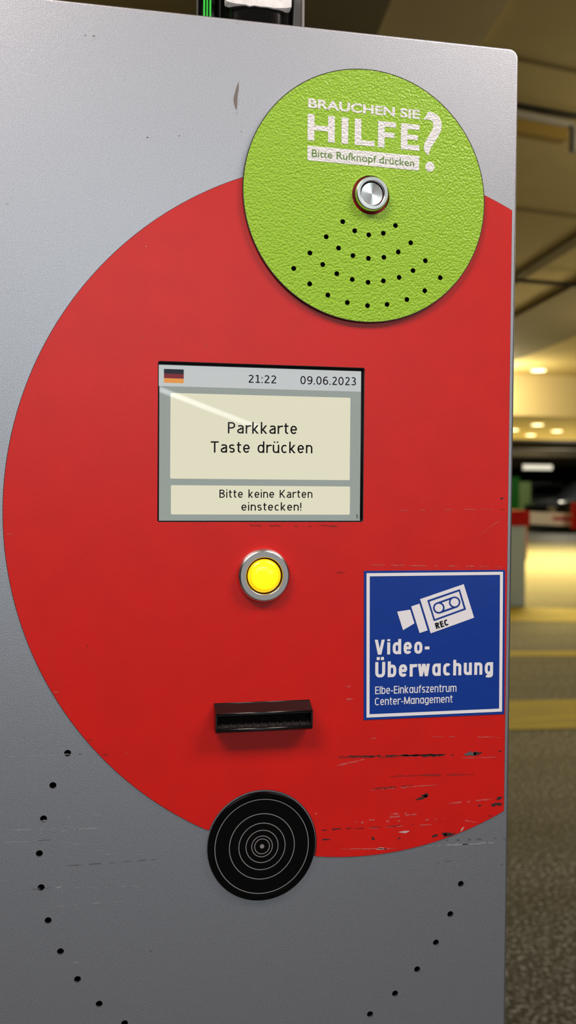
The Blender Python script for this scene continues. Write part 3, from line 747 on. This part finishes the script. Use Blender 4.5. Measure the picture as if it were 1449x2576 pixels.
CZ = 2.60                                   # ceiling height
mb = MB(); mb.add([(-30, -30, 0), (60, -30, 0), (60, 75, 0), (-30, 75, 0)], [(0, 1, 2, 3)])
tag(mb.build('floor', M['asphalt']), kind='structure')
YF = at_z(1400, 945, CZ).y                  # where the near ceiling ends at the fascia
mb = MB(); mb.box((-30, -30, CZ), (60, YF, CZ + 0.25)); tag(mb.build('ceiling', M['ceil']), kind='structure')
ZS = at_y(1400, 1048, YF).z
YE = at_z(1330, 1106, ZS).y
mb = MB(); mb.box((-30, YF, ZS + 0.002), (60, YE, CZ + 0.25)); tag(mb.build('ceiling_soffit', M['soffit']), kind='structure')
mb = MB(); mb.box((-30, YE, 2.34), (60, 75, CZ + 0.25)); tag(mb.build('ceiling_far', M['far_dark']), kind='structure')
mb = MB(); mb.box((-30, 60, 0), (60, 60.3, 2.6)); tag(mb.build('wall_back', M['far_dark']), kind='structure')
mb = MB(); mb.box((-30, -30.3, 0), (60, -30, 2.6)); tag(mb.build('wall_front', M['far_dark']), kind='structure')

d1 = ray(485, 1226.4); d1 = Vector((d1.x, d1.y, 0)).normalized()
def strip(pa, pb, z, drop, t0, t1, m, n_, kind='structure'):
    A, B = at_z(*pa, z - drop), at_z(*pb, z - drop); mb = MB()
    def lim(P, t_):
        t_ = min(t_, (YF - 0.02 - P.y)/d1.y); return P + d1*t_
    mb.slab([lim(A, t0), lim(B, t0), lim(B, t1), lim(A, t1)], (0, 0, drop - 0.002))
    return tag(mb.build('trim_%d' % n_, m), kind=kind)
strip((560, 60), (950, 85), CZ, 0.05, -3, 12, M['ceil_shade'], 1)
strip((950, 85), (1210, 112), CZ, 0.02, -3, 12, M['ceil_lit'], 2)
strip((1300, 692), (1300, 714), CZ, 0.015, -6, 12, M['ceil_shade_band'], 3)
strip((1300, 796), (1300, 905), CZ, 0.03, -8, 12, M['ceil_shade'], 4)
# seams of the ceiling boards
def run(pa, pb, z, r, m, ext=6):
    A, B = at_z(*pa, z), at_z(*pb, z); d = (B - A).normalized(); mb = MB(); mb.tube([A - d*ext, B + d*ext], r, 10); return mb
def groove(pa, pb, wid, n_):
    A, B = at_z(*pa, CZ), at_z(*pb, CZ); d = (B - A).normalized(); s_ = Vector((d.y, -d.x, 0))*wid
    mb = MB(); mb.slab([A - d*6 - s_, B + d*6 - s_, B + d*6 + s_, A - d*6 + s_], (0, 0, -0.006))
    tag(mb.build('trim_%d' % n_, M['ceil_seam']), kind='structure')
groove((1305, 145), (1449, 176), 0.012, 5)
groove((1300, 523), (1449, 543), 0.022, 6)
A = run((1300, 705), (1449, 717), CZ - 0.08, 0.013, M['cable'])
tag(A.build('cable', M['cable']), 'thin black cable crossing the ceiling below the beams', 'cable')
# surface pipe with a bend down
zp = CZ - 0.09
A, B = at_z(1290, 283, zp), at_z(1436, 312, zp); d = (B - A).normalized()
mb = MB(); mb.tube([A - d*3, B - d*0.02, B, B + Vector((0, 0, -0.02)) + d*0.012, B + Vector((0, 0, -0.10)) + d*0.012], 0.014, 14)
tag(mb.build('pipe', M['pipe']), 'pale grey pipe under the ceiling bending down at its end', 'pipe')
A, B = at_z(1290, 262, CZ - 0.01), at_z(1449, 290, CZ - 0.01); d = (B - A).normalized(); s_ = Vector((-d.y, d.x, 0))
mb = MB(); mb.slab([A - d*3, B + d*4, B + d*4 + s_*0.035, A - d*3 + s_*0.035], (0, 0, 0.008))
tag(mb.build('trim_7', M['cable']), kind='structure')  # black strip painted in for the seam's shadow above the pipe
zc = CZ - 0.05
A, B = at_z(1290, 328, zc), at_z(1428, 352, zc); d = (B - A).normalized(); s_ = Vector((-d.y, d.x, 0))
mb = MB(); mb.slab([A - d*3 - s_*0.04, B - s_*0.0, B + s_*0.05, A - d*3 + s_*0.05], (0, 0, 0.045))  # ochre stands for the shaded, warm-lit recess below the pipe
tag(mb.build('recess_strip', M['yellow_strip']), 'ochre strip painted for the warm-lit recess along the grey pipe', 'lit recess')

# downlights
M['lamp_glow'] = mat('lamp_glow', (0.9, 0.85, 0.6), 0.4, emis=(1.0, 0.90, 0.50), estr=7.0)
M['lamp_ring'] = mat('lamp_ring', (0.8, 0.76, 0.6), 0.4)
WARM = (1.0, 0.73, 0.20)
def downlight(px_, py_, z, label, first=[None]):
    P = at_z(px_, py_, z)
    if first[0] is None:
        root = empty('downlight', (0, 0, 0))
        mb = MB(); r = 0.085; n = 32
        A = [(r*1.2*math.cos(2*math.pi*k/n), r*1.2*math.sin(2*math.pi*k/n), 0) for k in range(n)]; B = [(r*math.cos(2*math.pi*k/n), r*math.sin(2*math.pi*k/n), -0.012) for k in range(n)]
        mb.add(A + B, [(k, (k + 1) % n, n + (k + 1) % n, n + k) for k in range(n)]); mb.build('lamp_ring', M['lamp_ring'], root)
        mb = MB(); mb.add([(x, y, -0.010) for x, y, _ in B] + [(0.6*x, 0.6*y, -0.016) for x, y, _ in B], [(k, (k + 1) % n, n + (k + 1) % n, n + k) for k in range(n)] + [tuple(range(n, 2*n))])
        mb.build('lamp_glass', M['lamp_glow'], root)
        first[0] = root
    else:
        root = first[0].copy(); col.objects.link(root)
        for ch in list(first[0].children):
            c_ = ch.copy(); col.objects.link(c_); c_.parent = root
    root.location = P
    tag(root, label, 'ceiling light', 'round ceiling lights beyond the ticket machine')
downlight(1355, 930, CZ, 'round ceiling light alone above the cream fascia, the highest and nearest one')
downlight(1352, 1067, ZS, 'round soffit light highest of the group above the dark garage opening')
downlight(1401, 1083, ZS, 'round soffit light at the right of the group above the white barrier boom')
downlight(1335, 1093, ZS, 'round soffit light lowest of the group, close over the dark garage opening')
downlight(1291, 1080, ZS, 'round soffit light half hidden behind the edge of the ticket machine')
# the light they throw, then two added ceiling fills
P = at_z(1355, 930, CZ)
point('fascia_lamp', (at_y(1240, 1040, YF - 0.7).x, YF - 0.7, 2.2), 50, (1.0, 0.86, 0.52), 0.1)
area('soffit_lamps', (at_z(1380, 1430, 0).x + 1.0, 14.8, ZS - 0.06), (at_z(1380, 1430, 0).x + 1.0, 14.8, 0), 7.0, 3.8, 2000, WARM)
point('ceiling_fill_lane', (4.6, 5.4, 2.15), 80, (1.0, 0.84, 0.52), 0.2)  # this point and the next are unseen, added to brighten the ceiling
point('ceiling_fill_kerb', (2.8, 2.2, 2.15), 24, (1.0, 0.86, 0.58), 0.2)

# yellow road markings
def marking(P, label):
    mb = MB(); mb.slab([at_z(*p, 0.004) for p in P], (0, 0, -0.003)); tag(mb.build('road_marking', M['line_yellow']), label, 'road marking', 'yellow road markings')
marking([(1100, 1765), (1600, 1757), (1600, 1830), (1100, 1838)], 'wide yellow line on the dark floor nearest to the ticket machine')
marking([(1100, 1524), (1600, 1534), (1600, 1566), (1100, 1560)], 'yellow line on the floor just in front of the grey barrier post')
marking([(1100, 1640), (1600, 1636), (1600, 1648), (1100, 1652)], 'thin faded yellow line between the two wide yellow lines')

# barrier post and arm
M['post_grey'] = mat('grey_cabinet', lin(165, 182, 190), 0.7, spec=0.2)
M['post_red'] = mat('red_cabinet', lin(165, 12, 6), 0.7, spec=0.2)
M['warm_lit_side'] = mat('warm_lit_orange', lin(235, 140, 90), 0.5)
M['arm_white'] = mat('white_arm', lin(228, 230, 232), 0.6)
py0 = at_z(1310, 1524, 0).y
bpst = empty('barrier_post', (at_y(1300, 1524, py0).x, py0 + 0.15, 0))
tag(bpst, 'grey barrier post with red cap standing on the floor beside the ticket machine edge', 'barrier post')
xL, xR = at_y(1262, 1400, py0).x, at_y(1322, 1400, py0).x
zt_, zm = at_y(1300, 1284, py0).z, at_y(1300, 1322, py0).z
mb = MB(); L = rrect(xL, 0, xR, zm, 0.01, 2); mb.flat([L], py0); mb.walls(L, py0, py0 + 0.3); mb.flat([L], py0 + 0.3); mb.build('post_body', M['post_grey'], bpst)
xR2 = at_y(1331, 1300, py0).x
mb = MB(); L = rrect(xL - 0.02, zm, xR2, zt_, 0.015, 3); mb.flat([L], py0 - 0.02); mb.walls(L, py0 - 0.02, py0 + 0.32); mb.flat([L], py0 + 0.32); mb.build('post_cap', M['post_red'], bpst)
mb = MB(); mb.box((xR, py0 + 0.06, at_y(1325, 1410, py0).z), (at_y(1332, 1400, py0).x, py0 + 0.26, zm)); o = mb.build('lit_side', M['warm_lit_side'], bpst); o['label'] = 'side of the post with its warm light painted in orange'  # warm light on the post's right side, put in as orange colour
ya = py0 + 0.7
arm = empty('boom_barrier', (at_y(1330, 1305, ya).x, ya, at_y(1330, 1305, ya).z))
tag(arm, 'white barrier boom with a red stripe reaching right from the barrier post', 'barrier')
P0, P1, P2, P3 = [at_y(*p, ya) for p in ((1326, 1287), (1700, 1303), (1700, 1338), (1326, 1318))]
mb = MB(); mb.slab([P0, P1, P2, P3], (0, 0.05, 0)); mb.build('arm_beam', M['arm_white'], arm)
Q = [at_y(*p, ya - 0.004) for p in ((1391, 1300), (1700, 1312), (1700, 1322), (1391, 1308))]
mb = MB(); mb.slab(Q, (0, 0.004, 0)); mb.build('stripe', M['post_red'], arm)
yr = ya - 0.3
mb = MB(); a_, b_ = at_y(1444, 1264, yr), at_y(1475, 1330, yr); mb.box((a_.x, yr, b_.z), (b_.x, yr + 0.06, a_.z))
mb.box((b_.x - 0.03, yr + 0.02, 0), (b_.x, yr + 0.05, b_.z))
tag(mb.build('sign_plate', M['post_red']), 'red plate on a thin stand in front of the white barrier boom', 'sign plate')

# far garage: green ticket cabinet, parked car, tube lamp
yg = 26.0
M['dark_green'] = mat('dark_green', lin(6, 70, 9), 0.6, spec=0.1)
M['pale_green'] = mat('pale_green_glass', lin(84, 104, 66), 0.4, spec=0.2)
cab = empty('service_booth', (at_y(1310, 1240, yg).x, yg, 0)); tag(cab, 'dark green service booth with a pale window far behind the barrier post', 'booth')
a_, b_ = at_y(1270, 1200, yg), at_y(1306, 1264, yg)
mb = MB(); mb.box((a_.x, yg, 0), (b_.x, yg + 1.2, a_.z)); mb.build('booth_body', M['dark_green'], cab)
a2, b2 = at_y(1306, 1212, yg), at_y(1336, 1246, yg)
mb = MB(); mb.box((a2.x, yg + 0.02, b2.z), (b2.x, yg + 0.06, a2.z)); mb.box((a2.x, yg + 0.02, 0), (b2.x, yg + 0.1, b2.z)); mb.build('booth_window', M['pale_green'], cab)

def car(name, x, y, label, L=4.4, paint=None):
    root = empty(name, (x, y, 0)); tag(root, label, 'car')
    prof = [(-L/2, .32), (-L/2, .72), (-L/2 + .25, .86), (-L/2 + .95, .95), (-L/2 + 1.55, 1.42), (L/2 - 1.9, 1.46), (L/2 - 1.0, 1.0), (L/2 - .15, .84), (L/2, .62), (L/2, .32)]
    ys = [(-0.86, .94), (-0.80, 1.0), (0.80, 1.0), (0.86, .94)]
    mb = MB(); n = len(prof)
    R_ = [[(x + a*s_, y + yy, b if b < .5 else .5 + (b - .5)*s_) for a, b in prof] for yy, s_ in ys]
    for A_, B_ in zip(R_, R_[1:]): mb.add(A_ + B_, [(i, (i + 1) % n, n + (i + 1) % n, n + i) for i in range(n)])
    mb.add(R_[0], [tuple(range(n))]); mb.add(R_[-1], [tuple(range(n))])
    mb.build('car_body', paint, root)
    for yy in (-0.87,):
        mb = MB(); mb.slab([(x - L/2 + 1.1, y + yy, .98), (x - L/2 + 1.62, y + yy, 1.34), (x + L/2 - 2.0, y + yy, 1.36), (x + L/2 - 1.3, y + yy, .99)], (0, 0.08, 0)); mb.build('side_window', M['gloss_black'], root)
    for xx in (-L/2 + .85, L/2 - .85):
        mb = MB(); mb.lathe((x + xx, .32), [(0.32, y - 0.7), (0.32, y - 0.9), (0.22, y - 0.91), (0.05, y - 0.9)], 28); mb.build('wheel', M['cable'], root)
    mb = MB(); mb.slab([(x - L/2 - .01, y - .7, .62), (x - L/2 - .01, y - .4, .62), (x - L/2 - .01, y - .4, .76), (x - L/2 - .01, y - .7, .76)], (0.05, 0, 0)); mb.build('headlight', M['steel'], root)
    mb = MB(); mb.box((x - L/2 + .5, y - .885, .66), (x + L/2 - .6, y - .855, .70)); mb.build('side_trim', M['steel'], root)
M['car_dark'] = mat('dark_car_paint', (0.008, 0.009, 0.012), 0.25, coat=0.5)
M['car_grey'] = mat('grey_car_paint', (0.06, 0.075, 0.10), 0.3, coat=0.5)
cx = at_y(1400, 1270, 24).x
car('parked_car', cx + 1.6, 24, 'black parked car behind the white barrier boom', paint=M['car_dark'])
car('parked_car', at_y(1352, 1270, 33).x + 0.2, 33, 'grey parked car showing between the green booth and the black car', paint=M['car_grey'])

zl = 2.22
yl_ = 36.0
a_, b_ = at_y(1312, 1170, yl_), at_y(1388, 1166, yl_); a_.z = b_.z = 2.13
tl_ = empty('tube_lamp', ((a_.x + b_.x)/2, yl_, a_.z)); tag(tl_, 'bright white tube lamp in the dark garage above the parked cars', 'tube lamp')
mb = MB(); mb.tube([a_, b_], 0.11, 12); mb.build('tube', mat('tube_glow', (0.9, 0.9, 0.85), 0.4, emis=(1.0, 0.92, 0.72), estr=0.9), tl_)
for A_, B_ in ((a_, b_), (b_, a_)):
    mb = MB(); mb.tube([A_, Vector((A_.x, A_.y, 2.339))], 0.015, 8); mb.build('hanger', M['far_dark'], tl_)
    e_ = (A_ - B_).normalized()*0.08; mb = MB(); mb.tube([A_ - e_*0.2, A_ + e_], 0.12, 12); mb.build('end_cap', M['far_dark'], tl_)
for k, (yb_, dz) in enumerate(((21.0, 0.12), (25.5, 0.16), (31.0, 0.2), (37.0, 0.2))):
    mb = MB(); mb.box((-20, yb_, 2.34 - dz), (50, yb_ + 0.35, 2.345)); tag(mb.build('trim_%d' % (8 + k), M['far_dark']), kind='structure')
point('far_garage_fill', (at_y(1390, 1170, 24).x, 23.5, 1.7), 160, (1.0, 0.92, 0.72), 0.2)  # unseen point added to raise the ambient of the far garage
